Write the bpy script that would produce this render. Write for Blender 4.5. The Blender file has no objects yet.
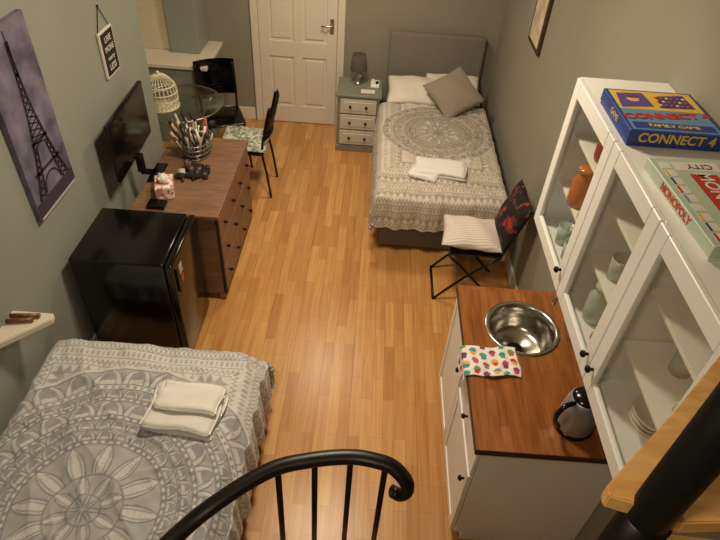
import bpy, bmesh, numpy as np, random
from math import *
from mathutils import Matrix, Vector
random.seed(4); rng=np.random.RandomState(7)
sc=bpy.context.scene

# ------------------------------------------------------------ camera
f,p,roll,H=576.6,.722,-.073,3.08
fw=np.array([0,cos(p),-sin(p)]);r_=np.array([1.,0,0]);d_=np.cross(fw,r_);c_,s_=cos(roll),sin(roll)
ax=c_*r_+s_*d_; ay=-(-s_*r_+c_*d_); az=-fw
cam=bpy.data.cameras.new('camera');co=bpy.data.objects.new('camera',cam);sc.collection.objects.link(co)
co.matrix_world=Matrix(((ax[0],ay[0],az[0],0),(ax[1],ay[1],az[1],0),(ax[2],ay[2],az[2],H),(0,0,0,1)))
cam.sensor_width=36;cam.lens=36*f/720;cam.clip_start=.02
sc.camera=co

# ------------------------------------------------------------ materials
MATS={}
def lin(c): return tuple(((v/255)/12.92 if v/255<=.04045 else ((v/255+.055)/1.055)**2.4) for v in c)
def base(name):
    m=bpy.data.materials.new(name);m.use_nodes=True
    nt=m.node_tree;return m,nt,nt.nodes['Principled BSDF']
def mat(name,col,rough=.6,metal=0,var=.06,scale=18,bump=0,bscale=60,coat=0,emit=0,trans=0,spec=.5,stretch=(1,1,1),sheen=0):
    if name in MATS:return MATS[name]
    m,nt,b=base(name);N=nt.nodes;L=nt.links
    rgb=lin(col)
    tc=N.new('ShaderNodeTexCoord');mp=N.new('ShaderNodeMapping');mp.inputs['Scale'].default_value=stretch
    L.new(tc.outputs['Object'],mp.inputs[0])
    nz=N.new('ShaderNodeTexNoise');nz.inputs['Scale'].default_value=scale;nz.inputs['Detail'].default_value=4
    L.new(mp.outputs[0],nz.inputs['Vector'])
    cr=N.new('ShaderNodeValToRGB')
    cr.color_ramp.elements[0].position=.3;cr.color_ramp.elements[1].position=.7
    cr.color_ramp.elements[0].color=tuple(max(0,v*(1-var)) for v in rgb)+(1,)
    cr.color_ramp.elements[1].color=tuple(min(1,v*(1+var)) for v in rgb)+(1,)
    L.new(nz.outputs['Fac'],cr.inputs[0]);L.new(cr.outputs[0],b.inputs['Base Color'])
    b.inputs['Roughness'].default_value=rough;b.inputs['Metallic'].default_value=metal
    b.inputs['Specular IOR Level'].default_value=spec
    if coat:b.inputs['Coat Weight'].default_value=coat;b.inputs['Coat Roughness'].default_value=.08
    if sheen:b.inputs['Sheen Weight'].default_value=sheen
    if trans:b.inputs['Transmission Weight'].default_value=trans
    if emit:
        b.inputs['Emission Color'].default_value=rgb+(1,);b.inputs['Emission Strength'].default_value=emit
    if bump:
        n2=N.new('ShaderNodeTexNoise');n2.inputs['Scale'].default_value=bscale;n2.inputs['Detail'].default_value=5
        bp=N.new('ShaderNodeBump');bp.inputs['Strength'].default_value=bump;bp.inputs['Distance'].default_value=.004
        L.new(mp.outputs[0],n2.inputs['Vector']);L.new(n2.outputs['Fac'],bp.inputs['Height']);L.new(bp.outputs[0],b.inputs['Normal'])
    MATS[name]=m;return m
def glassmat():
    m,nt,b=base('pane_glass');N=nt.nodes;L=nt.links
    N.remove(b);t=N.new('ShaderNodeBsdfTransparent');g=N.new('ShaderNodeBsdfGlossy');g.inputs['Roughness'].default_value=.03
    t.inputs[0].default_value=(.92,.95,.93,1)
    mx=N.new('ShaderNodeMixShader');mx.inputs[0].default_value=.12
    L.new(t.outputs[0],mx.inputs[1]);L.new(g.outputs[0],mx.inputs[2])
    L.new(mx.outputs[0],N['Material Output'].inputs[0]);return m
GLASS=glassmat()
def floormat():
    m,nt,b=base('oak_laminate');N=nt.nodes;L=nt.links
    tc=N.new('ShaderNodeTexCoord');mp=N.new('ShaderNodeMapping');mp.inputs['Rotation'].default_value=(0,0,pi/2)
    L.new(tc.outputs['Object'],mp.inputs[0])
    def brick(w,h,c1,c2,mort,ms,off=.37):
        k=N.new('ShaderNodeTexBrick');k.offset=off;k.inputs['Scale'].default_value=1
        k.inputs['Brick Width'].default_value=w;k.inputs['Row Height'].default_value=h
        k.inputs['Color1'].default_value=c1+(1,);k.inputs['Color2'].default_value=c2+(1,);k.inputs['Mortar'].default_value=mort+(1,)
        k.inputs['Mortar Size'].default_value=ms;k.inputs['Mortar Smooth'].default_value=.1
        L.new(mp.outputs[0],k.inputs['Vector']);return k
    k1=brick(.45,.070,lin((216,166,104)),lin((192,138,80)),lin((160,110,60)),.0008)
    k2=brick(1.28,.210,(1,1,1),(.93,.93,.92),(.68,.62,.56),.0012,.31)
    mu=N.new('ShaderNodeMix');mu.data_type='RGBA';mu.blend_type='MULTIPLY';mu.inputs[0].default_value=1
    L.new(k1.outputs['Color'],mu.inputs[6]);L.new(k2.outputs['Color'],mu.inputs[7])
    mp2=N.new('ShaderNodeMapping');mp2.inputs['Scale'].default_value=(45,2.2,1);L.new(tc.outputs['Object'],mp2.inputs[0])
    nz=N.new('ShaderNodeTexNoise');nz.inputs['Scale'].default_value=1;nz.inputs['Detail'].default_value=6;nz.inputs['Distortion'].default_value=.6
    L.new(mp2.outputs[0],nz.inputs['Vector'])
    cr=N.new('ShaderNodeValToRGB');cr.color_ramp.elements[0].position=.3;cr.color_ramp.elements[1].position=.62
    cr.color_ramp.elements[0].color=(.8,.74,.66,1);cr.color_ramp.elements[1].color=(1,1,1,1);L.new(nz.outputs['Fac'],cr.inputs[0])
    m2=N.new('ShaderNodeMix');m2.data_type='RGBA';m2.blend_type='MULTIPLY';m2.inputs[0].default_value=1
    L.new(mu.outputs[2],m2.inputs[6]);L.new(cr.outputs[0],m2.inputs[7]);L.new(m2.outputs[2],b.inputs['Base Color'])
    b.inputs['Roughness'].default_value=.31;b.inputs['Specular IOR Level'].default_value=.45
    return m
def woodmat(name,c1,c2,sc_=(40,3,40),rough=.4,coat=0):
    if name in MATS:return MATS[name]
    m,nt,b=base(name);N=nt.nodes;L=nt.links
    tc=N.new('ShaderNodeTexCoord');mp=N.new('ShaderNodeMapping');mp.inputs['Scale'].default_value=sc_
    L.new(tc.outputs['Object'],mp.inputs[0])
    nz=N.new('ShaderNodeTexNoise');nz.inputs['Scale'].default_value=1;nz.inputs['Detail'].default_value=7;nz.inputs['Distortion'].default_value=.8
    L.new(mp.outputs[0],nz.inputs['Vector'])
    cr=N.new('ShaderNodeValToRGB');cr.color_ramp.elements[0].position=.32;cr.color_ramp.elements[1].position=.66
    cr.color_ramp.elements[0].color=lin(c1)+(1,);cr.color_ramp.elements[1].color=lin(c2)+(1,)
    L.new(nz.outputs['Fac'],cr.inputs[0]);L.new(cr.outputs[0],b.inputs['Base Color'])
    b.inputs['Roughness'].default_value=rough
    if coat:b.inputs['Coat Weight'].default_value=coat;b.inputs['Coat Roughness'].default_value=.15
    MATS[name]=m;return m
def staves(name,c1,c2):
    m,nt,b=base(name);N=nt.nodes;L=nt.links
    tc=N.new('ShaderNodeTexCoord');mp=N.new('ShaderNodeMapping');mp.inputs['Rotation'].default_value=(0,0,pi/2)
    L.new(tc.outputs['Object'],mp.inputs[0])
    k=N.new('ShaderNodeTexBrick');k.offset=.4;k.inputs['Scale'].default_value=1
    k.inputs['Brick Width'].default_value=.34;k.inputs['Row Height'].default_value=.042
    k.inputs['Color1'].default_value=lin(c1)+(1,);k.inputs['Color2'].default_value=lin(c2)+(1,)
    k.inputs['Mortar'].default_value=tuple(v*.7 for v in lin(c1))+(1,);k.inputs['Mortar Size'].default_value=.0006
    L.new(mp.outputs[0],k.inputs['Vector'])
    mp2=N.new('ShaderNodeMapping');mp2.inputs['Scale'].default_value=(60,5,1);L.new(tc.outputs['Object'],mp2.inputs[0])
    nz=N.new('ShaderNodeTexNoise');nz.inputs['Scale'].default_value=1;nz.inputs['Detail'].default_value=6
    L.new(mp2.outputs[0],nz.inputs['Vector'])
    cr=N.new('ShaderNodeValToRGB');cr.color_ramp.elements[0].position=.3;cr.color_ramp.elements[1].position=.65
    cr.color_ramp.elements[0].color=(.62,.56,.5,1);cr.color_ramp.elements[1].color=(1,1,1,1);L.new(nz.outputs['Fac'],cr.inputs[0])
    m2=N.new('ShaderNodeMix');m2.data_type='RGBA';m2.blend_type='MULTIPLY';m2.inputs[0].default_value=1
    L.new(k.outputs['Color'],m2.inputs[6]);L.new(cr.outputs[0],m2.inputs[7]);L.new(m2.outputs[2],b.inputs['Base Color'])
    b.inputs['Roughness'].default_value=.3
    return m
def attrmat(name,rough=.85,bump=.25,bscale=250):
    m,nt,b=base(name);N=nt.nodes;L=nt.links
    a=N.new('ShaderNodeVertexColor');a.layer_name='Col';L.new(a.outputs[0],b.inputs['Base Color'])
    b.inputs['Roughness'].default_value=rough;b.inputs['Sheen Weight'].default_value=.15
    tc=N.new('ShaderNodeTexCoord');n2=N.new('ShaderNodeTexNoise');n2.inputs['Scale'].default_value=bscale
    bp=N.new('ShaderNodeBump');bp.inputs['Strength'].default_value=bump;bp.inputs['Distance'].default_value=.002
    L.new(tc.outputs['Object'],n2.inputs['Vector']);L.new(n2.outputs['Fac'],bp.inputs['Height']);L.new(bp.outputs[0],b.inputs['Normal'])
    return m
def patternmat(name,cols,scale,rough=.8):
    m,nt,b=base(name);N=nt.nodes;L=nt.links
    tc=N.new('ShaderNodeTexCoord');v=N.new('ShaderNodeTexVoronoi');v.inputs['Scale'].default_value=scale
    L.new(tc.outputs['Object'],v.inputs['Vector'])
    sp=N.new('ShaderNodeSeparateColor');L.new(v.outputs['Color'],sp.inputs[0])
    cr=N.new('ShaderNodeValToRGB');cr.color_ramp.interpolation='CONSTANT'
    while len(cr.color_ramp.elements)<len(cols):cr.color_ramp.elements.new(.5)
    for i,c in enumerate(cols):
        cr.color_ramp.elements[i].position=i/len(cols);cr.color_ramp.elements[i].color=lin(c)+(1,)
    L.new(sp.outputs[0],cr.inputs[0]);L.new(cr.outputs[0],b.inputs['Base Color']);b.inputs['Roughness'].default_value=rough
    return m

WALL=mat('grey_wall_paint',(143,148,140),.85,var=.03,scale=3,bump=.08,bscale=120)
WALLR=mat('grey_wall_paint_side',(142,139,126),.85,var=.03,scale=3,bump=.08,bscale=120)
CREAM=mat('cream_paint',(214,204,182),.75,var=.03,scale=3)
WHITE=mat('white_gloss_paint',(222,214,202),.4,var=.015,scale=4)
CABW=mat('white_foil',(236,237,238),.38,var=.01,scale=4)
BLACK=mat('black_gloss_plastic',(14,12,12),.16,var=.1)
BLACKM=mat('black_painted_metal',(16,14,13),.35,metal=.3,var=.1)
BLKW=mat('black_fabric',(24,23,24),.9,var=.2,bump=.3)
STEEL=mat('brushed_steel',(190,188,182),.22,metal=1,var=.05,scale=60)
DKNOB=mat('dark_bronze',(40,32,26),.35,metal=.8)
SILVER=mat('satin_nickel',(180,176,168),.3,metal=1)
TOWEL=mat('white_terry',(240,239,237),.95,var=.03,scale=60,bump=.9,bscale=320,sheen=.3)
FABG=mat('grey_upholstery',(122,116,110),.95,var=.1,scale=60,bump=.5,bscale=300)
BASEG=mat('divan_fabric',(116,110,108),.95,var=.1,scale=60,bump=.5,bscale=300)
TAUPE=mat('taupe_cushion',(150,138,126),.95,var=.1,scale=80,bump=.5,bscale=300,sheen=.2)
PILW=mat('white_cotton',(224,218,210),.9,var=.03,scale=20,bump=.2,bscale=200)
BROWN=woodmat('brown_stained_wood',(112,84,64),(136,104,80),(6,40,40),.45)
BROWND=mat('brown_shadow_gap',(40,28,20),.8)
ORANGEW=woodmat('stair_oak',(200,150,88),(228,184,116),(8,40,8),.4)
GREYG=mat('sage_grey_paint',(128,130,120),.6,var=.04)
DRAW=mat('pale_drawer_paint',(196,192,182),.55,var=.03)

# ------------------------------------------------------------ builder
class O:
    def __init__(s,name): s.name=name;s.bm=bmesh.new();s.mats=[]
    def mi(s,m):
        if m not in s.mats:s.mats.append(m)
        return s.mats.index(m)
    def merge(s,t,m,M=None,smooth=False):
        i=s.mi(m)
        if M is not None:bmesh.ops.transform(t,matrix=M,verts=t.verts)
        for fc in t.faces:fc.material_index=i;fc.smooth=smooth
        me=bpy.data.meshes.new('tmp');t.to_mesh(me);t.free();s.bm.from_mesh(me);bpy.data.meshes.remove(me);return s
    def box(s,lo,hi,m,bev=.004,M=None,seg=1):
        t=bmesh.new();bmesh.ops.create_cube(t,size=1)
        lo=Vector(lo);hi=Vector(hi);d=hi-lo;c=(lo+hi)/2
        for v in t.verts:v.co=Vector((v.co.x*d.x+c.x,v.co.y*d.y+c.y,v.co.z*d.z+c.z))
        bev=min(bev,min(abs(d.x),abs(d.y),abs(d.z))*.45)
        if bev>0:bmesh.ops.bevel(t,geom=t.edges[:],offset=bev,segments=seg,affect='EDGES',profile=.5)
        return s.merge(t,m,M,seg>2)
    def cyl(s,p0,p1,r,m,r2=None,n=24):
        p0=Vector(p0);p1=Vector(p1);t=bmesh.new();d=p1-p0
        bmesh.ops.create_cone(t,cap_ends=True,segments=n,radius1=r,radius2=r if r2 is None else r2,depth=d.length)
        M=Matrix.Translation((p0+p1)/2)@d.to_track_quat('Z','Y').to_matrix().to_4x4()
        return s.merge(t,m,M,True)
    def sph(s,c,r,m,sc=(1,1,1),n=20):
        t=bmesh.new();bmesh.ops.create_uvsphere(t,u_segments=n,v_segments=n//2,radius=r)
        return s.merge(t,m,Matrix.Translation(c)@Matrix.Diagonal((*sc,1)),True)
    def lathe(s,prof,c,m,n=36,M=None):
        t=bmesh.new();rings=[]
        for (r,z) in prof:
            rings.append([t.verts.new((r*cos(2*pi*i/n),r*sin(2*pi*i/n),z)) for i in range(n)] if r>1e-6 else [t.verts.new((0,0,z))])
        for a,b in zip(rings,rings[1:]):
            for i in range(n):
                j=(i+1)%n
                if len(a)==1 and len(b)==1:continue
                if len(a)==1:t.faces.new((a[0],b[i],b[j]))
                elif len(b)==1:t.faces.new((a[i],a[j],b[0]))
                else:t.faces.new((a[i],a[j],b[j],b[i]))
        bmesh.ops.recalc_face_normals(t,faces=t.faces)
        MM=Matrix.Translation(c) if M is None else Matrix.Translation(c)@M
        return s.merge(t,m,MM,True)
    def tube(s,pts,r,m,n=10,flat=1,closed=False,smooth=True,sub=6):
        P=[Vector(q) for q in pts]
        if sub>1 and len(P)>2:
            Q=[]
            K=len(P)
            rg=range(K if closed else K-1)
            for i in rg:
                p0=P[(i-1)%K] if (closed or i>0) else P[0];p1=P[i];p2=P[(i+1)%K];p3=P[(i+2)%K] if (closed or i+2<K) else P[-1]
                for k in range(sub):
                    u=k/sub
                    Q.append(.5*((2*p1)+(-p0+p2)*u+(2*p0-5*p1+4*p2-p3)*u*u+(-p0+3*p1-3*p2+p3)*u**3))
            if not closed:Q.append(P[-1])
            P=Q
        t=bmesh.new();rings=[];K=len(P);up=None
        for i,q in enumerate(P):
            if closed:tn=(P[(i+1)%K]-P[(i-1)%K])
            else:tn=(P[min(i+1,K-1)]-P[max(i-1,0)])
            tn.normalize()
            if up is None:
                up=Vector((0,0,1)) if abs(tn.z)<.9 else Vector((1,0,0))
            sd=tn.cross(up).normalized();u2=sd.cross(tn).normalized();up=u2
            rings.append([t.verts.new(q+sd*(r*cos(2*pi*k/n))+u2*(r*flat*sin(2*pi*k/n))) for k in range(n)])
        pr=list(zip(rings,rings[1:]))
        if closed:pr.append((rings[-1],rings[0]))
        for a,b in pr:
            for k in range(n):t.faces.new((a[k],a[(k+1)%n],b[(k+1)%n],b[k]))
        if not closed:
            t.faces.new(rings[0][::-1]);t.faces.new(rings[-1])
        bmesh.ops.recalc_face_normals(t,faces=t.faces)
        return s.merge(t,m,None,smooth)
    def poly(s,pts,z0,z1,m,bev=0,M=None):
        t=bmesh.new();vs=[t.verts.new((x,y,z0)) for x,y in pts];fc=t.faces.new(vs)
        ex=bmesh.ops.extrude_face_region(t,geom=[fc]);nv=[g for g in ex['geom'] if isinstance(g,bmesh.types.BMVert)]
        for v in nv:v.co.z=z1
        bmesh.ops.recalc_face_normals(t,faces=t.faces)
        if bev:bmesh.ops.bevel(t,geom=t.edges[:],offset=bev,segments=2,affect='EDGES')
        return s.merge(t,m,M)
    def text(s,txt,size,M,m,ext=.0008,bold=0):
        cu=bpy.data.curves.new('t','FONT');cu.body=txt;cu.size=size;cu.extrude=ext;cu.align_x='CENTER';cu.align_y='CENTER';cu.offset=bold
        ob=bpy.data.objects.new('t',cu);sc.collection.objects.link(ob)
        dg=bpy.context.evaluated_depsgraph_get();me=bpy.data.meshes.new_from_object(ob.evaluated_get(dg))
        t=bmesh.new();t.from_mesh(me);bpy.data.objects.remove(ob);bpy.data.meshes.remove(me)
        return s.merge(t,m,M)
    def pillow(s,w,d,h,M,m,n=28,puff=.5):
        t=bmesh.new();g={}
        for side in (1,-1):
            for i in range(n+1):
                for j in range(n+1):
                    u=-1+2*i/n;v=-1+2*j/n
                    edge=(i in(0,n) or j in(0,n))
                    if side==-1 and edge:g[(side,i,j)]=g[(1,i,j)];continue
                    x=u*w/2*(1-.06*(1-abs(v))*abs(u)**2);y=v*d/2*(1-.06*(1-abs(u))*abs(v)**2)
                    z=side*h/2*((max(0,1-u**2))**puff*(max(0,1-v**2))**puff)
                    z+=.005*sin(7*u+3*v)*(0 if edge else 1)*side
                    g[(side,i,j)]=t.verts.new((x,y,z))
        for side in (1,-1):
            for i in range(n):
                for j in range(n):
                    q=[g[(side,i,j)],g[(side,i+1,j)],g[(side,i+1,j+1)],g[(side,i,j+1)]]
                    t.faces.new(q if side==1 else q[::-1])
        return s.merge(t,m,M,True)
    def done(s,loc=(0,0,0),rz=0):
        me=bpy.data.meshes.new(s.name)
        s.bm.to_mesh(me);s.bm.free()
        for m in s.mats:me.materials.append(m)
        ob=bpy.data.objects.new(s.name,me);sc.collection.objects.link(ob);ob.location=loc;ob.rotation_euler=(0,0,rz)
        return ob
def T(x,y,z):return Matrix.Translation((x,y,z))
def R(a,axis):return Matrix.Rotation(a,4,axis)

# ------------------------------------------------------------ room shell
XL,XR,YF,YN,ZC=-1.74,1.22,5.94,-1.3,3.5
YA=4.28; XA=-2.45
FL=floormat()
o=O('floor');o.box((XA-.1,YN-.1,-.1),(XR+.1,YF+.1,0),FL,0);o.done()
o=O('ceiling');o.box((XA-.1,YN-.1,ZC),(XR+.1,YF+.1,ZC+.1),WHITE,0);o.done()
o=O('wall_left');o.box((XA-.1,YN,0),(XL,YA,ZC),WALL,0);o.done()
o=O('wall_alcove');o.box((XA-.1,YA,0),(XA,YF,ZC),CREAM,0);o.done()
o=O('wall_far');o.box((XA-.1,YF,0),(XR+.1,YF+.12,ZC),WALLR,0);o.done()
o=O('wall_right');o.box((XR,YN,0),(XR+.12,YF,ZC),WALLR,0);o.done()
o=O('wall_near');o.box((XA-.1,YN-.1,0),(XR+.1,YN,ZC),WALL,0);o.done()
def skirt(name,lo,hi):
    o=O(name);o.box(lo,hi,WHITE,.006,seg=2);o.done()
skirt('baseboard_left',(XL,YN,0),(XL+.018,YA,.12))
skirt('baseboard_right',(XR-.018,2.45,0),(XR,YF,.12))
skirt('baseboard_far',(-1.62,YF-.018,0),(-1.29,YF,.14))
skirt('baseboard_far_right',(-.31,YF-.018,0),(XR-.02,YF,.12))

# boxed sill in the alcove
o=O('trim_sill');o.box((XA+.002,5.3,0),(-1.62,YF-.002,.80),WALL,.002);o.box((XA+.002,5.26,.80),(-1.58,YF-.002,.84),WHITE,.008,seg=2);o.done()
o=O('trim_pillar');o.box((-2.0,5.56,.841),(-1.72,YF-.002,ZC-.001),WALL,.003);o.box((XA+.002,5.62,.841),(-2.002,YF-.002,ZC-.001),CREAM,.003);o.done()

# door
o=O('door_1')
dx0,dx1=-1.20,-.40;dy=YF
o.box((dx0-.075,dy-.03,0),(dx0,dy-.001,2.0),WHITE,.008,seg=2)
o.box((dx1,dy-.03,0),(dx1+.075,dy-.001,2.0),WHITE,.008,seg=2)
o.box((dx0-.075,dy-.031,2.0),(dx1+.075,dy-.001,2.08),WHITE,.008,seg=2)
o.box((dx0+.003,dy-.010,.008),(dx1-.003,dy-.001,2.0),WHITE,.001)
st=.105;xm=(dx0+dx1)/2
def rail(x0,x1,z0,z1):o.box((x0,dy-.026,z0),(x1,dy-.008,z1),WHITE,.003)
rail(dx0+.003,dx0+st,.008,2.0);rail(dx1-st,dx1-.003,.008,2.0)
zr=((.008,.2),(.74,.9),(1.9,2.0))
for a,b in zr:rail(dx0+st,dx1-st,a,b)
for c,d in((.2,.74),(.9,1.9)):
    rail(xm-.045,xm+.045,c,d)
    for (a,b) in((dx0+st,xm-.045),(xm+.045,dx1-st)):
        o.box((a+.03,dy-.022,c+.03),(b-.03,dy-.008,d-.03),WHITE,.009,seg=2)
o.box((dx1-.075,dy-.032,1.0),(dx1-.035,dy-.024,1.15),SILVER,.003)
o.cyl((dx1-.055,dy-.03,1.09),(dx1-.055,dy-.07,1.09),.009,SILVER);o.tube([(dx1-.055,dy-.07,1.09),(dx1-.11,dy-.075,1.09),(dx1-.16,dy-.07,1.085)],.009,SILVER)
o.done()

# ------------------------------------------------------------ numpy noise + duvet
def vnoise(x,y,seed=0):
    xi=np.floor(x).astype(int);yi=np.floor(y).astype(int);xf=x-xi;yf=y-yi
    def h(a,b):
        n=(a*374761393+b*668265263+seed*1442695041)&0x7fffffff
        n=((n^(n>>13))*1274126177)&0x7fffffff
        return ((n^(n>>16))&0xffff)/65535.
    u=xf*xf*(3-2*xf);v=yf*yf*(3-2*yf)
    return (h(xi,yi)*(1-u)+h(xi+1,yi)*u)*(1-v)+(h(xi,yi+1)*(1-u)+h(xi+1,yi+1)*u)*v
def mandala(x,y,S=1.):
    r=np.hypot(x,y)/S;th=np.arctan2(y,x)
    v=np.zeros_like(r)
    def line(d,w):return np.clip(1.4-np.abs(d)/w,0,1)
    rings=[(0,.07,8,1),(.07,.16,8,0),(.16,.31,12,1),(.33,.38,28,0),(.39,.44,36,1),(.46,.54,24,0),(.56,.61,48,1),(.64,.74,30,0)]
    for a,b,n,ph in rings:
        t=np.clip((r-a)/(b-a),0,1);inz=(r>=a)&(r<b)
        q=np.abs(((th*n/(2*pi)+.5*ph)%1)-.5)*2
        prof=np.sqrt(np.clip(1-t**2,0,1)) if n>12 else np.clip((1-t)**.75*(1.0-.35*(1-t)**3),0,1)
        arcl=np.maximum(a+(b-a)*t,.02)*2*pi/n/2
        v=np.where(inz,np.maximum(v,line((q-prof)*arcl,.0045)),v)
        v=np.where(inz&(t<.8),np.maximum(v,.8*line((q-prof*.55)*arcl,.004)),v)
        v=np.where(inz&(q>prof),np.maximum(v,.5),v)
        if n>=24:v=np.where(inz&(q<prof*.5)&(t>.3),np.maximum(v,.75),v)
        v=np.where(inz&(q<prof),np.maximum(v,.28*(np.cos(r*520)>.2)),v)
        v=np.maximum(v,line(r-a,.004)*(a>0));v=np.maximum(v,line(r-b,.004))
    for c in(.32,.385,.45,.55,.625):
        dot=np.cos(th*c*180)*.5+.5
        v=np.maximum(v,((np.abs(r-c)<.006)&(dot>.5))*.8)
    return v,r
def bands(c,l):
    v=np.zeros_like(c);k=np.floor(c/.055);t=(c/.055)%1
    tri=np.abs(((l/.05)%1)-.5)*2;tri2=np.abs(((l/.028)%1)-.5)*2
    m=k%4
    v=np.where(m==0,(t<tri)*.6,v)
    v=np.where(m==1,((np.abs(t-.2-.5*tri2)<.12))*.7,v)
    v=np.where(m==2,((tri2<.45)&(t>.25)&(t<.75))*.5,v)
    v=np.where(m==3,((np.abs(tri-t)<.14)|(np.abs(1-tri-t)<.12))*.65,v)
    v=np.maximum(v,(t<.08)*.7)
    return v
def duvet_col(sx,sy,cx,cy,S,dark,light,half):
    v,r=mandala(sx-cx,sy-cy,S)
    dx=np.abs(sx-cx)-half[0];dy=np.abs(sy-cy)-half[1]
    e=np.maximum(dx,dy)
    along=np.where(dx>dy,sy,sx)
    bv=bands(e+5.5,along)
    out=(r>.76)
    v=np.where(out,np.where(e>0,bv,.0),v)
    gx=np.abs(((sx/.06)%1)-.5);gy=np.abs(((sy/.06)%1)-.5)
    g=(np.abs(gx+gy-.3)<.06)|(gx+gy<.1)
    v=np.where(out&(e<=0)&g,.5,v)
    v=v*(.8+.2*vnoise(sx*40,sy*40,3))
    dark=np.array(lin(dark));light=np.array(lin(light))
    return light[None]*(1-v[:,None])+dark[None]*v[:,None]
def duvet(name,x0,x1,y0,y1,zt,hl,hr,hf,hh,cx,cy,S,half,dark,light,res=.006,Rr=.06,puff=.02,seed=1,rc=0):
    xs=np.arange(x0-hl,x1+hr+res/2,res);ys=np.arange(y0-hf,y1+hh+res/2,res)
    X,Y=np.meshgrid(xs,ys,indexing='ij');sx=X.ravel();sy=Y.ravel()
    def mp(s,lo,hi):
        dl=np.maximum(lo-s,0);dh=np.maximum(s-hi,0);d=dl+dh;sg=np.where(dl>0,-1,1)
        arc=np.minimum(d,Rr*pi/2);pos=Rr*np.sin(arc/Rr);drop=Rr*(1-np.cos(arc/Rr))+np.maximum(d-Rr*pi/2,0)
        return np.clip(s,lo,hi)+sg*pos,drop,sg
    px,dxp,gx=mp(sx,x0,x1);py,dyp,gy=mp(sy,y0,y1)
    drop=(dxp**5+dyp**5)**.2
    drop=np.minimum(drop,zt-.07)
    if rc:
        dc=np.hypot(np.maximum(px-(x1-rc),0),np.maximum(py-(y1-rc),0))
        drop=np.maximum(drop,np.clip(dc-rc,0,.2)*1.2)
    lo=vnoise(sx*4,sy*4,seed)+.5*vnoise(sx*9+3,sy*9,seed+1)+.28*vnoise(sx*22+sy*6,sy*20,seed+2)
    ridge=1-np.abs(2*vnoise(sx*5+sy*2,sy*5-sx,seed+5)-1)
    ridge2=1-np.abs(2*vnoise(sx*3-sy*4,sy*3+sx*3,seed+8)-1)
    top=np.clip(1-drop/.08,0,1)
    z=zt-drop+top*puff*(lo-.9)*1.2+top*(ridge**4*.012+ridge2**6*.012)
    rip=np.sin(sy*28+2*vnoise(sy*3,sx*0,seed))*.012+.008*np.sin(sy*61)
    rip2=np.sin(sx*26+2*vnoise(sx*3,sy*0,seed))*.012+.008*np.sin(sx*57)
    kx=np.clip(dxp/.2,0,1);ky=np.clip(dyp/.2,0,1)
    px=px+gx*kx*(rip+.005)*(dxp>0)+gx*(dxp>0)*.04*dxp
    py=py+gy*ky*(rip2+.005)*(dyp>0)+gy*(dyp>0)*.04*dyp
    nx,ny=len(xs),len(ys)
    V=np.stack([px,py,z],1)
    i,j=np.meshgrid(np.arange(nx-1),np.arange(ny-1),indexing='ij');a=(i*ny+j).ravel()
    F=np.stack([a,a+ny,a+ny+1,a+1],1)
    me=bpy.data.meshes.new(name);me.from_pydata(V.tolist(),[],F.tolist())
    C=np.ones((len(V),4));C[:,:3]=duvet_col(sx,sy,cx,cy,S,dark,light,half)
    ca=me.color_attributes.new('Col','FLOAT_COLOR','POINT');ca.data.foreach_set('color',C.ravel().astype(np.float32))
    me.polygons.foreach_set('use_smooth',[True]*len(F));me.materials.append(attrmat(name+'_cotton'))
    ob=bpy.data.objects.new(name,me);sc.collection.objects.link(ob)
    md=ob.modifiers.new('thick','SOLIDIFY');md.thickness=.012;md.offset=-1
    return ob
def parent(name,kids):
    e=bpy.data.objects.new(name,None);sc.collection.objects.link(e)
    for k in kids:k.parent=e
    return e

# ------------------------------------------------------------ single bed
bx0,bx1,by0,by1=.14,1.06,3.80,5.82
o=O('divan_base')
o.box((bx0,by0,.03),(bx1,by1,.30),BASEG,.02,seg=3)
o.box((bx0+.01,by0-.004,.29),(bx1-.01,by1,.50),PILW,.05,seg=4)
for x in(bx0+.08,bx1-.08):
    for y in(by0+.1,by1-.1):o.cyl((x,y,0),(x,y,.04),.025,BLACKM)
o.box((bx0-.01,by1,.05),(bx1+.03,by1+.09,1.10),FABG,.03,seg=3)
b1=o.done()
d1=duvet('duvet',bx0-.01,bx1+.01,by0-.03,5.36,.575,.32,.14,.32,.0,.62,4.82,.68,(.34,.60),(98,92,88),(206,197,185),seed=2)
o=O('pillow');o.pillow(.60,.40,.17,T(.44,5.56,.63)@R(.30,'X'),PILW);p1=o.done()
o=O('pillow_rear');o.pillow(.55,.38,.15,T(.80,5.63,.64)@R(.45,'X'),PILW);p2=o.done()
o=O('cushion');o.pillow(.44,.44,.15,T(.78,5.34,.73)@R(radians(34),'X')@R(radians(34),'Z'),TAUPE);p3=o.done()
parent('single_bed',[b1,d1,p1,p2,p3])

def towel_stack(name,parts,m=TOWEL):
    o=O(name)
    for (cx,cy,z0,w,d,h,rz,n) in parts:
        for k in range(n):
            hh=h/n;t=bmesh.new();bmesh.ops.create_cube(t,size=1)
            bmesh.ops.subdivide_edges(t,edges=t.edges[:],cuts=9,use_grid_fill=True)
            for v in t.verts:
                x,y,z=v.co
                x2=x*w*(1-.03*k);y2=y*d*(1-.03*k)
                e=max(abs(x),abs(y))*2
                zz=z*hh*(1-.35*max(0,e-.75)/.25)
                nn=vnoise(np.array([x*5+k*7+3.]),np.array([y*5+9.]),11)[0]
                x2+=.006*sin(y*7+k*2)*1;y2+=.005*sin(x*8+k)
                v.co=(x2,y2,zz+.006*(nn-.5)*2)
            M=T(cx,cy,z0+hh*(k+.5))@R(rz+.04*(k%2),'Z')
            bmesh.ops.bevel(t,geom=[e for e in t.edges if e.calc_face_angle(0)>1],offset=min(hh*.3,.01),segments=2,affect='EDGES')
            o.merge(t,m,M,True)
    return o.done()
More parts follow.
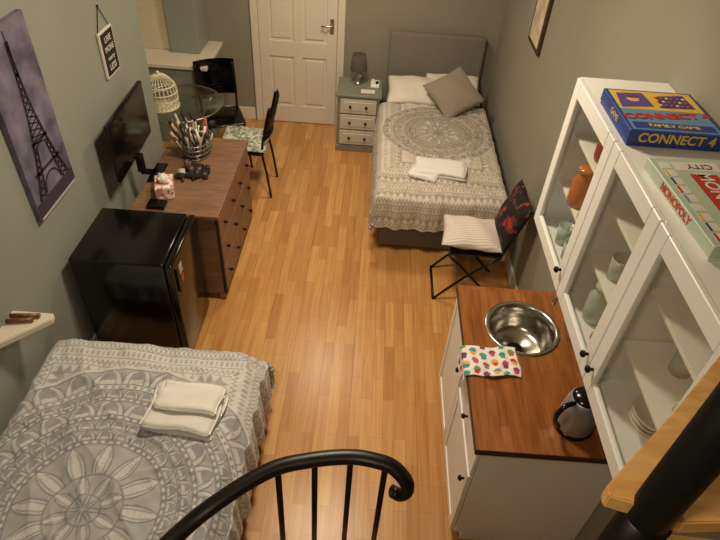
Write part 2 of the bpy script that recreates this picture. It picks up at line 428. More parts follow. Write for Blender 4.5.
towel_stack('folded_towels',[(.60,4.14,.590,.42,.26,.045,-.12,2),(.47,4.06,.586,.24,.19,.04,-.35,1)])
# ------------------------------------------------------------ double bed
o=O('bed_base')
o.box((-1.68,.12,.03),(-.58,2.05,.28),BASEG,.02,seg=3);o.box((-1.67,.13,.28),(-.59,2.04,.50),PILW,.05,seg=4)
for x in(-1.6,-.68):
    for y in(.25,1.9):o.cyl((x,y,0),(x,y,.04),.025,BLACKM)
b2=o.done()
d2=duvet('duvet_cover',-1.61,-.57,.2,2.07,.575,.10,.42,.05,.30,-1.12,1.13,1.04,(.42,.72),(108,113,123),(206,206,206),res=.005,Rr=.07,puff=.035,seed=9,rc=.12)
parent('double_bed',[b2,d2])
towel_stack('folded_towels',[(-.815,1.655,.590,.36,.28,.055,-.12,2),(-.80,1.70,.645,.32,.18,.03,-.06,1)])

# ------------------------------------------------------------ nightstand + lamp
o=O('nightstand')
nx0,nx1,ny0,ny1=-.345,.075,5.37,5.78
o.box((nx0,ny0+.01,.05),(nx1,ny1,.60),GREYG,.004)
o.box((nx0-.015,ny0-.015,.60),(nx1+.015,ny1+.01,.625),GREYG,.006,seg=2)
o.box((nx0-.008,ny0,0),(nx1+.008,ny1,.07),GREYG,.006,seg=2)
for k in range(3):
    z0=.085+k*.172
    o.box((nx0+.03,ny0-.006,z0),(nx1-.03,ny0+.02,z0+.155),DRAW,.005,seg=2)
    o.box((nx0+.06,ny0-.010,z0+.03),(nx1-.06,ny0,z0+.125),DRAW,.004)
    for x in(nx0+.13,nx1-.13):o.sph((x,ny0-.022,z0+.078),.014,DKNOB)
o.done()
o=O('table_lamp')
o.lathe([(0,0),(.05,0),(.05,.012),(.02,.02),(.035,.05),(.045,.085),(.03,.12),(.01,.14),(.008,.19),(0,.19)],(-.16,5.66,.626),SILVER)
SH=mat('grey_lampshade',(84,76,72),.9,var=.1,scale=60)
o.lathe([(.085,.14),(.07,.29),(.067,.29),(.082,.14)],(-.16,5.66,.626),SH)
o.lathe([(0,.285),(.069,.285)],(-.16,5.66,.626),SH)
o.done()
o=O('telephone');o.box((-.03,5.54,.626),(.06,5.68,.665),CABW,.012,seg=3);o.box((-.02,5.56,.665),(.01,5.66,.685),CABW,.01,seg=3);o.box((.02,5.57,.664),(.05,5.64,.668),BLACK,.002);o.done()
o=O('papers');o.box((-.12,5.42,.626),(.02,5.50,.634),PILW,.002);o.done()

# ------------------------------------------------------------ dining chairs / table
def chair(name,loc,rz,seatm,framem=BLACKM,back=True):
    o=O(name)
    for sx in(-1,1):
        o.tube([(sx*.17,.17,.45),(sx*.185,.21,.22),(sx*.20,.24,.0)],.011,framem)
        o.tube([(sx*.18,-.23,0),(sx*.175,-.20,.25),(sx*.17,-.17,.46),(sx*.175,-.20,.66),(sx*.17,-.25,.88)],.011,framem)
        o.tube([(sx*.17,.17,.435),(sx*.17,-.17,.435)],.010,framem)
    o.box((-.19,-.19,.44),(.19,.2,.462),BLACK,.02,seg=3)
    if seatm:o.pillow(.44,.44,.07,T(0,.01,.49),seatm)
    t=bmesh.new();n=12;A=[];
    for i in range(n+1):
        u=-1+2*i/n
        for z,yy in((.58,-.195),(.68,-.21),(.78,-.235),(.90,-.262)):
            A.append(t.verts.new((u*.19,yy-.045*(1-u*u),z)))
    for i in range(n):
        for k in range(3):t.faces.new((A[i*4+k],A[i*4+k+1],A[i*4+k+5],A[i*4+k+4]))
    bmesh.ops.solidify(t,geom=t.faces[:],thickness=.014)
    o.merge(t,BLACK,None,True)
    return o.done(loc,rz)
SEATP=patternmat('patterned_seat_fabric',[(150,160,140),(190,190,176),(120,130,116),(206,204,192)],40,.9)
chair('dining_chair',(-1.10,4.60,0),pi/2,SEATP)
chair('dining_chair.001',(-1.42,5.06,0),pi+.4,None)
o=O('glass_table')
tx,ty=-1.70,4.70
o.lathe([(0,.735),(.375,.735),(.38,.741),(.375,.747),(0,.747)],(tx,ty,0),GLASS,n=56)
o.tube([(tx+.378*cos(a),ty+.378*sin(a),.741) for a in [2*pi*i/24 for i in range(24)]],.007,SILVER,closed=True,sub=2)
for k in range(3):
    a=2*pi*k/3+.6
    o.tube([(tx+.30*cos(a),ty+.30*sin(a),.732),(tx+.12*cos(a),ty+.12*sin(a),.45),(tx+.08*cos(a),ty+.08*sin(a),.3),(tx+.3*cos(a),ty+.3*sin(a),.012)],.014,SILVER)
o.done()
CW=mat('cream_wire',(226,216,192),.6)
o=O('birdcage')
cx,cy,cz=-1.80,4.60,.748
o.lathe([(0,0),(.135,0),(.14,.015),(.0,.018)],(cx,cy,cz),CW)
for k in range(24):
    a=2*pi*k/24
    o.tube([(cx+.13*cos(a),cy+.13*sin(a),cz+.01),(cx+.135*cos(a),cy+.135*sin(a),cz+.13),(cx+.12*cos(a),cy+.12*sin(a),cz+.2),(cx+.06*cos(a),cy+.06*sin(a),cz+.27),(cx,cy,cz+.29)],.0036,CW,n=5,sub=3)
for rr,zz in((.133,.08),(.134,.14),(.12,.2)):
    o.tube([(cx+rr*cos(2*pi*i/20),cy+rr*sin(2*pi*i/20),cz+zz) for i in range(20)],.006,CW,n=6,closed=True,sub=1)
o.sph((cx,cy,cz+.30),.015,CW)
o.done()

# ------------------------------------------------------------ chair by single bed
def stripe(name,c1,c2,sc_,rot=0):
    m,nt,b=base(name);N=nt.nodes;L=nt.links
    tc=N.new('ShaderNodeTexCoord');w=N.new('ShaderNodeTexWave');w.inputs['Scale'].default_value=sc_
    w.bands_direction='X' if rot==0 else 'Y'
    L.new(tc.outputs['Object'],w.inputs[0]);cr=N.new('ShaderNodeValToRGB')
    cr.color_ramp.elements[0].color=lin(c1)+(1,);cr.color_ramp.elements[1].color=lin(c2)+(1,)
    cr.color_ramp.elements[0].position=.35;cr.color_ramp.elements[1].position=.6
    L.new(w.outputs[0],cr.inputs[0]);L.new(cr.outputs[0],b.inputs['Base Color']);b.inputs['Roughness'].default_value=.9;return m
STR=stripe('striped_cushion_fabric',(200,186,180),(230,222,218),16,1)
FLOR=patternmat('floral_fabric',[(22,18,20),(30,24,26),(164,40,42),(20,18,20),(26,22,24),(110,34,38),(24,20,22),(48,54,44)],24,.9)
o=O('folding_chair')
ccx,ccy=.835,3.41
for s2 in(-1,1):
    y=ccy+s2*.185
    o.tube([(ccx-.26,y,0),(ccx-.05,y,.25),(ccx+.17,y,.45)],.010,BLACKM,sub=2)
    o.tube([(ccx+.22,y,0),(ccx+.0,y,.24),(ccx-.20,y,.44)],.010,BLACKM,sub=2)
    o.tube([(ccx+.17,y,.45),(ccx+.23,y,.66),(ccx+.29,y,.86)],.010,BLACKM,sub=2)
o.cyl((ccx-.26,ccy-.185,.01),(ccx-.26,ccy+.185,.01),.010,BLACKM);o.cyl((ccx+.29,ccy-.185,.86),(ccx+.29,ccy+.185,.86),.010,BLACKM)
o.box((ccx-.2,ccy-.19,.44),(ccx+.18,ccy+.19,.458),BLACK,.008)
o.pillow(.44,.38,.13,T(ccx-.03,ccy,.52)@R(-.1,'Z'),STR)
o.pillow(.40,.40,.13,T(ccx+.225,ccy,.70)@R(radians(-73),'Y'),FLOR)
o.done()

# ------------------------------------------------------------ dresser
o=O('dresser')
sx0,sx1,sy0,sy1,sz=-1.55,-.96,3.03,4.07,.78
o.box((sx0+.02,sy0+.02,.06),(sx1-.025,sy1-.02,sz-.03),BROWN,.003)
o.box((sx0,sy0,sz-.03),(sx1,sy1,sz),BROWN,.005,seg=2)
for x in(sx0+.03,sx1-.07):
    for y in(sy0+.02,sy1-.065):o.box((x,y,0),(x+.045,y+.045,.1),BROWN,.003)
o.box((sx1-.03,sy0+.02,.06),(sx1-.012,sy1-.02,sz-.03),BROWND,.001)
ncol=2;wid=(sy1-sy0-.06)/ncol
for cI in range(ncol):
    for k,(z0,z1) in enumerate(((.09,.31),(.32,.53),(.54,.735))):
        ya=sy0+.03+cI*wid+.006;yb=ya+wid-.012
        o.box((sx1-.022,ya,z0),(sx1-.004,yb,z1),BROWN,.004)
        for yy in((ya+.11,yb-.11)):
            o.sph((sx1+.010,yy,(z0+z1)/2),.013,DKNOB);o.cyl((sx1-.006,yy,(z0+z1)/2),(sx1+.004,yy,(z0+z1)/2),.006,DKNOB)
o.done()
# ------------------------------------------------------------ mini fridge
o=O('mini_fridge')
fx0,fx1,fy0,fy1=-1.68,-1.13,2.44,2.96
o.box((fx0,fy0,.03),(fx1,fy1,.85),BLACK,.012,seg=3)
o.box((fx1+.004,fy0,.04),(fx1+.05,fy1,.845),BLACK,.012,seg=3)
for x in(fx0+.05,fx1-.05):
    for y in(fy0+.05,fy1-.05):o.cyl((x,y,0),(x,y,.04),.02,BLACKM)
o.box((fx1+.05,fy0+.03,.62),(fx1+.066,fy0+.05,.8),BLACKM,.005)
MAG=mat('fridge_label',(190,166,150),.5)
o.box((fx1+.049,fy0+.10,.70),(fx1+.052,fy0+.15,.77),MAG,.001);o.box((fx1+.049,fy0+.11,.63),(fx1+.052,fy0+.15,.68),mat('fridge_label_red',(160,80,60),.5),.001)
o.done()
# ------------------------------------------------------------ TV
SCR=mat('tv_screen',(10,10,12),.12)
o=O('television')
M=T(-1.63,3.50,1.115)@R(.04,'Z')
o.box((-.02,-.35,-.2),(.012,.35,.2),BLACK,.008,M,2)
o.box((.012,-.335,-.185),(.014,.335,.19),SCR,0,M)
o.box((-.05,-.2,-.12),(-.02,.2,.12),BLACKM,.01,M,2)
o.box((-.112,-.05,-.05),(-.04,.05,.05),BLACKM,.002,T(-1.63,3.5,1.115))
o.box((-.03,-.03,-.32),(.01,.03,-.19),BLACKM,.004,T(-1.60,3.5,1.115))
o.box((-.05,-.12,-.334),(.03,.12,-.318),BLACK,.005,T(-1.49,3.5,1.115),2)
o.box((-.14,-.03,-.334),(-.04,.03,-.318),BLACK,.003,T(-1.47,3.5,1.115),2)
o.done()
# clutter on dresser
TIS=patternmat('tissue_box_print',[(226,210,204),(204,140,130),(240,232,226),(180,120,110),(230,190,180)],45,.6)
o=O('tissue_box');M=T(-1.375,3.27,.781)@R(.3,'Z');o.box((-.06,-.09,0),(.06,.09,.09),TIS,.004,M)
o.pillow(.07,.08,.06,M@T(0,0,.115)@R(.5,'Y'),PILW);o.done()
o=O('set_top_box');o.box((-1.44,3.06,.781),(-1.32,3.15,.812),BLACK,.008,seg=2);o.done()
WIRE=mat('pewter_wire',(160,154,146),.35,metal=.8)
o=O('pen_basket')
kx,ky,kz=-1.30,3.82,.7825
for i in range(34):
    a=2*pi*i/34;o.tube([(kx+.10*cos(a),ky+.13*sin(a),kz+.003),(kx+.125*cos(a),ky+.155*sin(a),kz+.12)],.0035,WIRE,n=5,sub=1)
for q,(ra,rb) in enumerate(((.10,.13),(.109,.139),(.117,.147),(.125,.155))):
    o.tube([(kx+ra*cos(2*pi*i/24),ky+rb*sin(2*pi*i/24),kz+.006+q*.04) for i in range(24)],.006,WIRE,n=6,closed=True,sub=1)
o.lathe([(0,.002),(.1,.002),(.1,.006),(0,.006)],(kx,ky,kz),WIRE)
pc=[(220,210,200),(30,30,34),(150,70,60),(70,84,120),(236,232,226),(90,70,50),(200,176,140),(20,20,22),(170,170,170)]
for i in range(70):
    a=random.random()*2*pi;rr=sqrt(random.random());x=kx+.085*rr*cos(a);y=ky+.115*rr*sin(a);c=random.choice(pc)
    L_=random.uniform(.15,.27);tx_=random.uniform(-.09,.05)+.05*rr*cos(a);ty_=random.uniform(-.07,.06)+.05*rr*sin(a)
    m=mat('cosmetic_%d'%pc.index(c),c,.5)
    o.cyl((x,y,kz+.01),(x+tx_,y+ty_,kz+L_),random.uniform(.005,.011),m,n=8)
    if random.random()<.4:o.sph((x+tx_,y+ty_,kz+L_),.014,mat('bristle',(60,44,36),.9),(1,1,1.4),10)
o.done()
o=O('toiletries')
for i in range(26):
    x=random.uniform(-1.33,-1.14);y=random.uniform(3.44,3.62);c=random.choice([(24,22,24),(30,30,34),(60,50,50),(190,186,180),(90,70,60)]);m=mat('toiletry_%d_%d'%(c[0],c[1]),c,.4)
    if i%3==0:o.cyl((x,y,.781),(x,y,.781+random.uniform(.04,.09)),random.uniform(.014,.024),m)
    elif i%3==1:o.sph((x,y,.801),.03,BLKW,(1.3,1,.65))
    else:
        a=random.random()*3;o.tube([(x-.04*cos(a),y-.04*sin(a),.791),(x,y,.80),(x+.04*cos(a),y+.04*sin(a),.791)],.009,m)
o.done()

# ------------------------------------------------------------ pictures on left wall
def postermat():
    m,nt,b=base('poster_print_sky');N=nt.nodes;L=nt.links
    tc=N.new('ShaderNodeTexCoord');nz=N.new('ShaderNodeTexNoise');nz.inputs['Scale'].default_value=7;nz.inputs['Detail'].default_value=8
    L.new(tc.outputs['Object'],nz.inputs[0]);cr=N.new('ShaderNodeValToRGB')
    cr.color_ramp.elements[0].position=.3;cr.color_ramp.elements[0].color=lin((64,64,86))+(1,)
    cr.color_ramp.elements[1].position=.7;cr.color_ramp.elements[1].color=lin((132,126,150))+(1,)
    L.new(nz.outputs['Fac'],cr.inputs[0]);L.new(cr.outputs[0],b.inputs['Base Color']);b.inputs['Roughness'].default_value=.6;return m
PO=postermat();TWR=mat('poster_print_tower',(40,36,48),.6);PLT=mat('poster_print_light',(190,180,190),.6)
o=O('tower_canvas_picture')
px=XL+.001
py0,py1,pz0,pz1=2.40,2.82,1.14,2.10
o.box((px,py0,pz0),(px+.03,py1,pz1),PO,.002)
cy=(py0+py1)/2;X=px+.031
def bar(a,b,w,m=TWR):
    a=Vector((X,a[0],a[1]));b=Vector((X,b[0],b[1]));d=(b-a).normalized();n=Vector((0,-d.z,d.y))*w/2
    t=bmesh.new();vs=[t.verts.new(q) for q in(a-n,b-n,b+n,a+n)];t.faces.new(vs)
    ex=bmesh.ops.extrude_face_region(t,geom=t.faces[:])
    for g in ex['geom']:
        if isinstance(g,bmesh.types.BMVert):g.co.x+=.0015
    bmesh.ops.recalc_face_normals(t,faces=t.faces);o.merge(t,m)
zb=pz0+.10
def hw(t):return .155*(1-t)**2.3+.008
N_=22
for i in range(N_):
    t0,t1=i/N_,(i+1)/N_;z0=zb+t0*.78;z1=zb+t1*.78
    for s2 in(-1,1):
        bar((cy+s2*hw(t0),z0),(cy+s2*hw(t1),z1),.018 if t0<.5 else .012)
        if t0<.3:
            bar((cy+s2*hw(t0)*.62,z0),(cy+s2*hw(t1)*.62,z1),.010)
            bar((cy+s2*hw(t0),z0),(cy+s2*hw(t1)*.62,z1),.007);bar((cy+s2*hw(t0)*.62,z0),(cy+s2*hw(t1),z1),.007)
        else:bar((cy-s2*hw(t0),z0),(cy+s2*hw(t1),z1),.007)
for tt in(.17,.36,.8):bar((cy-hw(tt)*1.25,zb+tt*.78),(cy+hw(tt)*1.25,zb+tt*.78),.018)
bar((cy,zb+.78),(cy,zb+.83),.006)
for k in range(9):
    a=pi*k/9;b_=pi*(k+1)/9;bar((cy+.085*cos(a),zb+.01+.085*sin(a)),(cy+.085*cos(b_),zb+.01+.085*sin(b_)),.010)
bar((py0+.005,pz0+.06),(py1-.005,pz0+.06),.075,mat('poster_print_ground',(58,52,66),.7))
bar((py0+.01,pz0+.012),(py1-.01,pz0+.012),.012,PLT)
o.done()
# hanging sign
o=O('hanging_sign')
CH=mat('chalk_black',(26,25,26),.8)
M=T(XL+.014,3.66,1.58)
o.box((-.010,-.105,-.145),(.006,.105,.145),WHITE,.003,M)
o.box((.006,-.092,-.132),(.009,.092,.132),CH,.001,M)
B90=Matrix(((0,0,1,0),(1,0,0,0),(0,1,0,0),(0,0,0,1)))
for k,(tx_,s2) in enumerate((('LIVE',.055),('MORE',.05),('worry',.04),('LESS',.055))):
    o.text(tx_,s2,M@T(.010,0,.085-.058*k)@B90,PILW)
o.tube([(XL+.01,3.57,1.72),(XL+.006,3.66,1.86),(XL+.01,3.75,1.72)],.003,BLACKM,sub=1)
o.sph((XL+.006,3.66,1.862),.008,DKNOB)
o.done()
# small frame on right wall
o=O('picture_frame')
o.box((XR-.025,4.34,1.50),(XR-.001,4.72,2.02),woodmat('dark_frame_wood',(50,38,30),(70,54,40)),.005)
o.box((XR-.028,4.38,1.54),(XR-.02,4.68,1.98),mat('print_cream',(196,180,156),.7,var=.25,scale=9),.001)
o.done()
# corner shelf left
o=O('corner_shelf')
o.poly([(XL+.001,1.97),(-1.53,1.97),(-1.52,1.93),(XL+.001,1.70)],.87,.905,WHITE,.004);o.done()
o=O('wooden_sticks');WS=woodmat('stick_wood',(96,58,34),(140,92,56))
o.cyl((XL+.02,1.92,.918),(-1.58,1.935,.918),.012,WS);o.cyl((XL+.02,1.88,.918),(-1.60,1.905,.918),.012,WS);o.done()

# ------------------------------------------------------------ kitchen base cabinet
wx0,wx1,wy0,wy1=.554,XR-.003,1.37,2.41
WT=staves('walnut_worktop',(168,108,58),(144,88,43))
DKE=mat('worktop_edge',(54,34,22),.5)
SC=Vector((.87,2.11));SR=.185
o=O('kitchen_base_cabinet')
o.box((wx0+.035,wy0+.012,.10),(wx1,wy0+.03,.862),CABW,.002)
o.box((wx0+.035,wy1-.03,.10),(wx1,wy1-.012,.862),CABW,.002)
o.box((wx0+.035,wy0+.03,.10),(wx1,wy1-.03,.12),CABW,.002)
o.box((wx1-.02,wy0+.03,.12),(wx1,wy1-.03,.862),CABW,.002)
o.box((wx0+.08,wy0+.02,0),(wx1-.01,wy1-.02,.10),CABW,.002)
ym=1.90
def front(y0,y1,z0,z1):
    x=wx0+.014
    o.box((x,y0,z0),(x+.018,y1,z1),CABW,.003)
    s_=.05
    if z1-z0>.25:
        o.box((x-.006,y0,z0),(x+.004,y0+s_,z1),CABW,.002);o.box((x-.006,y1-s_,z0),(x+.004,y1,z1),CABW,.002)
        o.box((x-.006,y0+s_,z0),(x+.004,y1-s_,z0+s_),CABW,.002);o.box((x-.006,y0+s_,z1-s_),(x+.004,y1-s_,z1),CABW,.002)
def knob(x,y,z,m=DKNOB,s2=-1):
    o.cyl((x,y,z),(x+s2*.016,y,z),.006,m,n=12);o.sph((x+s2*.022,y,z),.014,m,(.75,1,1))
front(ym+.003,wy1-.014,.11,.858);front(wy0+.014,ym-.003,.655,.858);front(wy0+.014,ym-.003,.11,.648)
knob(wx0+.01,ym+.03,.74);knob(wx0+.012,(wy0+ym)/2,.76);knob(wx0+.01,wy0+.05,.57)
t=bmesh.new();n=48
inner=[t.verts.new((SC.x+(SR-.01)*cos(2*pi*i/n),SC.y+(SR-.01)*sin(2*pi*i/n),.9)) for i in range(n)]
def rect(a):
    dx,dy=cos(a),sin(a);k=[]
    if dx>1e-9:k.append((wx1-SC.x)/dx)
    if dx<-1e-9:k.append((wx0-SC.x)/dx)
    if dy>1e-9:k.append((wy1-SC.y)/dy)
    if dy<-1e-9:k.append((wy0-SC.y)/dy)
    k=min(k);return (SC.x+dx*k,SC.y+dy*k)
angs=[2*pi*i/n for i in range(n)]
corn=[atan2(y-SC.y,x-SC.x)%(2*pi) for x,y in((wx0,wy0),(wx1,wy0),(wx1,wy1),(wx0,wy1))]
outer=[]
for a in angs:
    x,y=rect(a);outer.append(t.verts.new((x,y,.9)))
for i in range(n):
    j=(i+1)%n;a0=angs[i];a1=angs[i]+2*pi/n
    mids=[(ca_) for ca_ in corn if a0<ca_<a1]
    vs=[inner[i],outer[i]]
    for ca_ in mids:
        idx=corn.index(ca_);x,y=((wx0,wy0),(wx1,wy0),(wx1,wy1),(wx0,wy1))[idx];vs.append(t.verts.new((x,y,.9)))
    vs+=[outer[j],inner[j]]
    t.faces.new(vs)
ex=bmesh.ops.extrude_face_region(t,geom=t.faces[:])
for g in ex['geom']:
    if isinstance(g,bmesh.types.BMVert):g.co.z=.864
bmesh.ops.recalc_face_normals(t,faces=t.faces)
o.merge(t,WT)
o.box((wx0-.003,wy0-.003,.864),(wx0+.0005,wy1+.003,.8985),DKE,.001);o.box((wx0,wy0-.003,.864),(wx1,wy0+.0005,.8985),DKE,.001)
o.box((wx0,wy1-.0005,.864),(wx1,wy1+.003,.8985),DKE,.001)
kb=o.done()
o=O('round_sink')
o.lathe([(SR+.012,.9005),(SR+.010,.906),(SR-.004,.906),(SR-.016,.898),(SR-.024,.84),(SR-.035,.765),(SR-.07,.745),(.03,.738),(.028,.732),(0,.732)],(SC.x,SC.y,0),STEEL,n=64)
o.lathe([(.0,.741),(.03,.741),(.038,.743),(.030,.7435),(0,.7425)],(SC.x,SC.y,0),DKNOB,n=24)
snk=o.done()
o=O('sink_tap')
o.lathe([(0,.9),(.026,.9),(.026,.91),(.016,.92),(.014,1.0),(0,1.0)],(1.13,2.11,0),SILVER)
o.tube([(1.13,2.11,.99),(1.13,2.11,1.1),(1.08,2.11,1.16),(1.0,2.11,1.14),(.98,2.11,1.09)],.010,SILVER)
for s2 in(-1,1):o.cyl((1.13,2.11,.95),(1.13,2.11+s2*.06,.965),.008,SILVER)
tp=o.done()
parent('sink_unit',[kb,snk,tp])
# tea towel with printed cupcakes
TCL=mat('tea_towel_cotton',(234,230,228),.9,var=.03,scale=40)
def tpos(s2,j):
    y=1.775+.185*j-.02*s2/.34+.006*sin(s2*34)
    x=.81-s2+.006*sin(j*6)
    w_=vnoise(np.array([s2*26+2.]),np.array([j*4.5+1]),21)[0]
    z=.9065+.014*w_*w_
    if x<wx0-.004:
        d=(wx0-.004)-x;x=wx0-.012-.1*d-.008*w_;z=.9095-d
    return x,y,z
t=bmesh.new();nx_,ny_=68,36;G={}
for i in range(nx_+1):
    for j in range(ny_+1):G[i,j]=t.verts.new(tpos(i/nx_*.34,j/ny_))
for i in range(nx_):
    for j in range(ny_):t.faces.new((G[i,j],G[i,j+1],G[i+1,j+1],G[i+1,j]))
# printed motifs = faces coloured by cloth coordinates
o=O('tea_towel');idx=o.mi(TCL)
cc=[(214,70,120),(60,150,160),(230,170,70),(120,70,110),(200,60,60),(90,160,100)]
cm=[o.mi(mat('cupcake_%d'%i,c,.85)) for i,c in enumerate(cc)]
t.faces.ensure_lookup_table()
for fi,fc in enumerate(t.faces):
    i=fi//ny_;j=fi%ny_
    u=(i+.5)/nx_*.34;v=(j+.5)/ny_*.185
    a=int(u//.048);b=int((v+(a%2)*.02)//.058);lu=(u%.048)-.024;lv=((v+(a%2)*.02)%.058)-.029
    k=idx
    if -.020<lv<.0 and abs(lu)<.010+.25*(lv+.02):k=cm[(a+2*b)%6]
    elif lv>=0 and (lu/.018)**2+(lv/.020)**2<1:k=cm[(2*a+b+3)%6]
    fc.material_index=k;fc.smooth=True
me=bpy.data.meshes.new('tea_towel')
t.to_mesh(me);t.free()
for m in o.mats:me.materials.append(m)
tt_=bpy.data.objects.new('tea_towel',me);sc.collection.objects.link(tt_)
md=tt_.modifiers.new('thick','SOLIDIFY');md.thickness=.003;md.offset=0
# kettle
KET=mat('dark_steel_kettle',(176,176,178),.38,metal=.7)
o=O('electric_kettle')
kx,ky=1.0,1.53
o.lathe([(0,.9005),(.085,.9005),(.088,.915),(.08,.922),(0,.923)],(kx,ky,0),BLACK)
o.lathe([(.082,.924),(.078,1.02),(.064,1.10),(.058,1.105)],(kx,ky,0),KET)
o.lathe([(.058,1.105),(.046,1.122),(0,1.130)],(kx,ky,0),BLACK)
o.sph((kx,ky,1.138),.014,BLACK)
o.tube([(kx-.055,ky-.03,1.10),(kx-.11,ky-.06,1.105),(kx-.125,ky-.065,1.03),(kx-.085,ky-.045,.95)],.011,BLACK)
o.tube([(kx+.05,ky+.03,1.08),(kx+.09,ky+.05,1.11)],.018,KET,sub=1)
o.done()

# ------------------------------------------------------------ wall cabinet
cx0,cx1=.86,XR-.002
cz0,cz1=1.43,2.15
ys=[2.36,1.82,1.36,.86]
CIN=mat('cabinet_interior_white',(240,238,232),.5,var=.01)
o=O('glass_wall_cabinet')
def cb(a,b,m=CABW,bv=.001):o.box(a,b,m,bv)
cb((cx0-.005,ys[3]-.005,cz1-.02),(cx1,ys[0]+.005,cz1));cb((cx0,ys[3],cz0),(cx1,ys[0],cz0+.02))
cb((cx1-.01,ys[3],cz0+.02),(cx1,ys[0],cz1-.02),CIN)
for y in(ys[0]-.018,ys[1]-.009,ys[2]-.009,ys[3]):cb((cx0,y,cz0+.02),(cx1-.01,y+.018,cz1-.02))
for z in(1.66,1.90):
    for k in range(3):cb((cx0+.04,ys[k+1]+.018,z),(cx1-.01,ys[k]-.018,z+.014),CIN)
for k in range(3):
    y1=ys[k]-.002;y0=ys[k+1]+.002;fx=.84;s_=.065
    for a,b in(((fx,y0,cz0),(fx+.02,y0+s_,cz1)),((fx,y1-s_,cz0),(fx+.02,y1,cz1)),((fx,y0+s_,cz0),(fx+.02,y1-s_,cz0+s_)),((fx,y0+s_,cz1-s_),(fx+.02,y1-s_,cz1))):
        o.box(a,b,CABW,.003)
    t=bmesh.new();vs=[t.verts.new(q) for q in((fx+.011,y0+s_-.003,cz0+s_-.003),(fx+.011,y1-s_+.003,cz0+s_-.003),(fx+.011,y1-s_+.003,cz1-s_+.003),(fx+.011,y0+s_-.003,cz1-s_+.003))];t.faces.new(vs);o.merge(t,GLASS)
knob(.842,ys[1]+.035,cz0+.10);knob(.842,ys[2]+.035,cz0+.10);knob(.842,ys[2]-.035,cz0+.10)
o.done()
CER=mat('white_ceramic',(214,208,198),.3,coat=.3);RED=mat('red_ceramic',(150,70,50),.3);TER=mat('amber_glassware',(190,110,60),.15)
GLW=mat('tumbler_glass',(176,186,180),.1)
o=O('crockery')
for (x,y,z,kk,m) in [(.93,2.14,1.676,'j',TER),(.94,1.98,1.676,'g',CER),(1.06,2.2,1.676,'g',GLW),(.93,2.15,1.452,'g',GLW),(.93,2.03,1.452,'g',GLW),(.95,1.93,1.452,'g',CER),
    (.96,2.1,1.918,'j',RED),(.96,1.66,1.676,'g',GLW),(.96,1.54,1.676,'g',GLW),(.95,1.66,1.452,'j',GLW),(.95,1.52,1.452,'g',CER),
    (1.04,1.22,1.676,'g',GLW),(1.0,1.04,1.676,'g',CER),(1.0,1.15,1.452,'b',CER)]:
    z+=.001
    if kk=='b':
        for q in range(3):o.lathe([(0,0),(.035,0),(.04,.01),(.075,.05),(.072,.05),(.036,.014),(0,.012)],(x,y,z+q*.018),m,n=28)
    elif kk=='g':
        o.lathe([(0,0),(.034,0),(.038,.09),(.035,.09),(.031,.006),(0,.006)],(x,y,z),m,n=24)
        if m is CER:o.tube([(x-.036,y,z+.075),(x-.055,y,z+.065),(x-.055,y,z+.03),(x-.035,y,z+.02)],.005,m,n=8)
    else:o.lathe([(0,0),(.045,0),(.05,.02),(.05,.12),(.035,.14),(.035,.155),(.04,.16),(.04,.175),(0,.175)],(x,y,z),m,n=28)
o.done()
# board games
GB=mat('box_blue',(30,60,140),.4);GY=mat('box_yellow',(226,190,60),.4);GR=mat('box_red',(190,50,40),.4);GW=mat('box_white',(226,224,216),.4);GM=mat('box_mint',(186,204,184),.45);GP=mat('box_skyblue',(90,150,200),.4)
zt=cz1
o=O('board_game_box')
M=T(1.03,1.96,zt)
o.box((-.16,-.165,0),(.16,.165,.055),GB,.002,M);o.box((-.163,-.168,.012),(.163,.168,.058),GB,.002,M)
o.box((-.15,-.155,.058),(.15,.155,.0586),GP,0,M);o.box((-.15,.0,.0586),(.15,.155,.0592),GY,0,M)
GV=mat('box_purple',(90,70,150),.4)
o.poly([(-.14,.01),(-.02,.03),(-.03,.14),(-.13,.13)],.0592,.0598,GV,0,M);o.poly([(0,.02),(.13,.03),(.12,.14),(.02,.12)],.0592,.0598,GB,0,M)
for k in range(6):
    for q in range(3):
        c0=M@Vector((.012+.02*k,.045+.03*q,.0598));o.cyl(c0,c0+Vector((0,0,.0008)),.008,GR if (k+q*2)%3 else GY,n=12)
o.sph(M@Vector((-.08,.085,.059)),.028,mat('printed_skin',(222,170,140),.6),(1,1,.05));o.sph(M@Vector((-.08,.105,.060)),.026,mat('printed_hair',(110,66,36),.7),(1.05,.6,.05))
o.text('CONNECT 4',.055,M@T(0,-.045,.0596)@R(.12,'Z'),GR,.001,.0025)
o.box((-.14,-.145,.0586),(.14,-.10,.0592),GB,0,M)
o.text('FAMILY GAME',.028,M@T(0,-.122,.0598),GY,.0006,.0005)
o.text('CONNECT 4',.046,M@T(0,-.1686,.034)@R(pi/2,'X'),GY,.0006,.001)
o.text('GAME',.03,M@T(-.1636,0,.034)@R(-pi/2,'Z')@R(pi/2,'X'),GY,.0006)
o.done()
o=O('board_game_box')
M=T(1.03,1.42,zt)@R(.06,'Z')
o.box((-.14,-.22,0),(.14,.22,.045),GW,.002,M);o.box((-.143,-.223,.010),(.143,.223,.049),GM,.002,M)
o.box((-.125,-.205,.049),(.125,.205,.0496),GM,0,M)
for q in range(9):
    cc_=[GR,GB,GY,GW,GP][q%5]
    o.box((-.122,-.2+.045*q,.0496),(-.09,-.165+.045*q,.0502),GW,0,M);o.box((-.122,-.2+.045*q,.0502),(-.114,-.165+.045*q,.0506),cc_,0,M)
o.box((-.08,.15,.0496),(.06,.20,.0502),GW,0,M)
o.text('CITY',.038,M@T(.0,.175,.0506)@R(pi,'Z'),CH,.0006)
o.box((-.05,-.19,.0496),(.035,.13,.0502),GR,0,M)
o.text('MONOPOLY',.06,M@T(-.01,-.03,.0506)@R(-pi/2,'Z'),GW,.0006,.001)
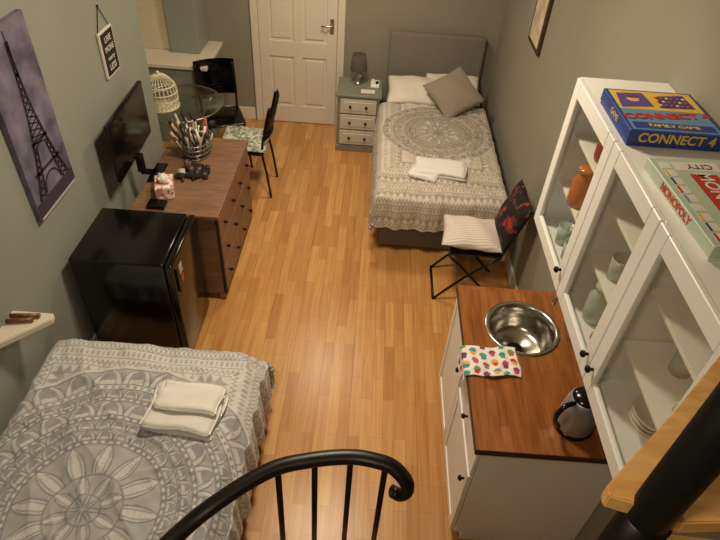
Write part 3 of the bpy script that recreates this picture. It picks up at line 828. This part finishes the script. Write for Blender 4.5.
o.text('MONOPOLY',.034,M@T(-.1434,0,.028)@R(-pi/2,'Z')@R(pi/2,'X'),GR,.0006,.001)
o.done()

# ------------------------------------------------------------ spiral stair
o=O('spiral_staircase')
NX,NY=.507,.472
o.cyl((NX,NY,0),(NX,NY,3.3),.034,BLACKM,n=32)
o.cyl((NX,NY,0),(NX,NY,.02),.12,BLACKM,n=32)
o.poly([(.435,.485),(.437,.505),(.60,.658),(.99,1.05),(1.20,.78),(1.20,.58),(.62,.455),(.545,.448),(.50,.468)],2.163,2.20,ORANGEW,.003)
o.cyl((NX,NY,1.7),(NX,NY,2.165),.040,BLACKM,n=32)
for k in range(5):
    a=radians(215+k*32);z=1.5+.14*k;w_=.3
    pts=[(NX+.05*cos(a-.9),NY+.05*sin(a-.9)),(NX+.62*cos(a-w_),NY+.62*sin(a-w_)),(NX+.66*cos(a),NY+.66*sin(a)),(NX+.62*cos(a+w_),NY+.62*sin(a+w_)),(NX+.05*cos(a+.9),NY+.05*sin(a+.9))]
    o.poly(pts,z-.045,z,ORANGEW,.004)
    o.cyl((NX,NY,z-.12),(NX,NY,z-.04),.040,BLACKM,n=32)
railp=[(-.52,.10,1.84),(-.50,.35,1.76),(-.39,.573,1.70),(-.302,.675,1.70),(-.193,.764,1.70),(-.094,.80,1.70),(.01,.818,1.70),(.08,.812,1.70),(.125,.80,1.695),(.160,.775,1.675),(.168,.765,1.64),(.150,.765,1.62),(.128,.768,1.63)]
o.tube(railp,.023,BLACKM,n=14,flat=.7,sub=6)
for (x,y) in((-.175,.770),(-.082,.80),(.012,.817),(.105,.805)):
    o.tube([(x,y,1.70),(x,y,.95)],.0085,BLACKM,sub=1)
lowr=[(-.30,.30,.98),(-.28,.60,.97),(-.175,.770,.96),(-.082,.80,.96),(.012,.817,.96),(.105,.805,.96)]
o.tube(lowr,.014,BLACKM)
for (x,y) in((-.175,.770),(.105,.805)):o.tube([(x,y,.96),(x,y,0)],.012,BLACKM,sub=1)
o.done()

# ------------------------------------------------------------ lights
def area(name,loc,size,power,col,rot=(0,0,0)):
    l=bpy.data.lights.new(name,'AREA');l.energy=power;l.color=col;l.size=size
    ob=bpy.data.objects.new(name,l);sc.collection.objects.link(ob);ob.location=loc;ob.rotation_euler=rot;return ob
W=(1,.815,.57)
LG=mat('ceiling_lamp_glow',(255,226,186),.5,emit=3)
def ceiling_lamp(x,y,z,e):
    o=O('ceiling_light');o.lathe([(0,.07),(.05,.07),(.14,.05),(.17,.03),(.17,.02),(0,.02)],(x,y,z),WHITE);o.lathe([(.16,.02),(.12,-.005),(0,-.01)],(x,y,z),LG)
    o.cyl((x,y,z+.06),(x,y,ZC),.008,WHITE);o.done()
    area('ceiling_light_bulb',(x,y,z-.03),.34,e,W)
ceiling_lamp(-.35,4.6,2.75,27)
ceiling_lamp(-.20,2.7,3.1,50)
ceiling_lamp(-.45,.1,3.35,17)
w=bpy.data.worlds.new('world');sc.world=w;w.use_nodes=True
w.node_tree.nodes['Background'].inputs[0].default_value=(.75,.8,.9,1);w.node_tree.nodes['Background'].inputs[1].default_value=.15
sc.view_settings.view_transform='Standard'
sc.view_settings.exposure=0.0
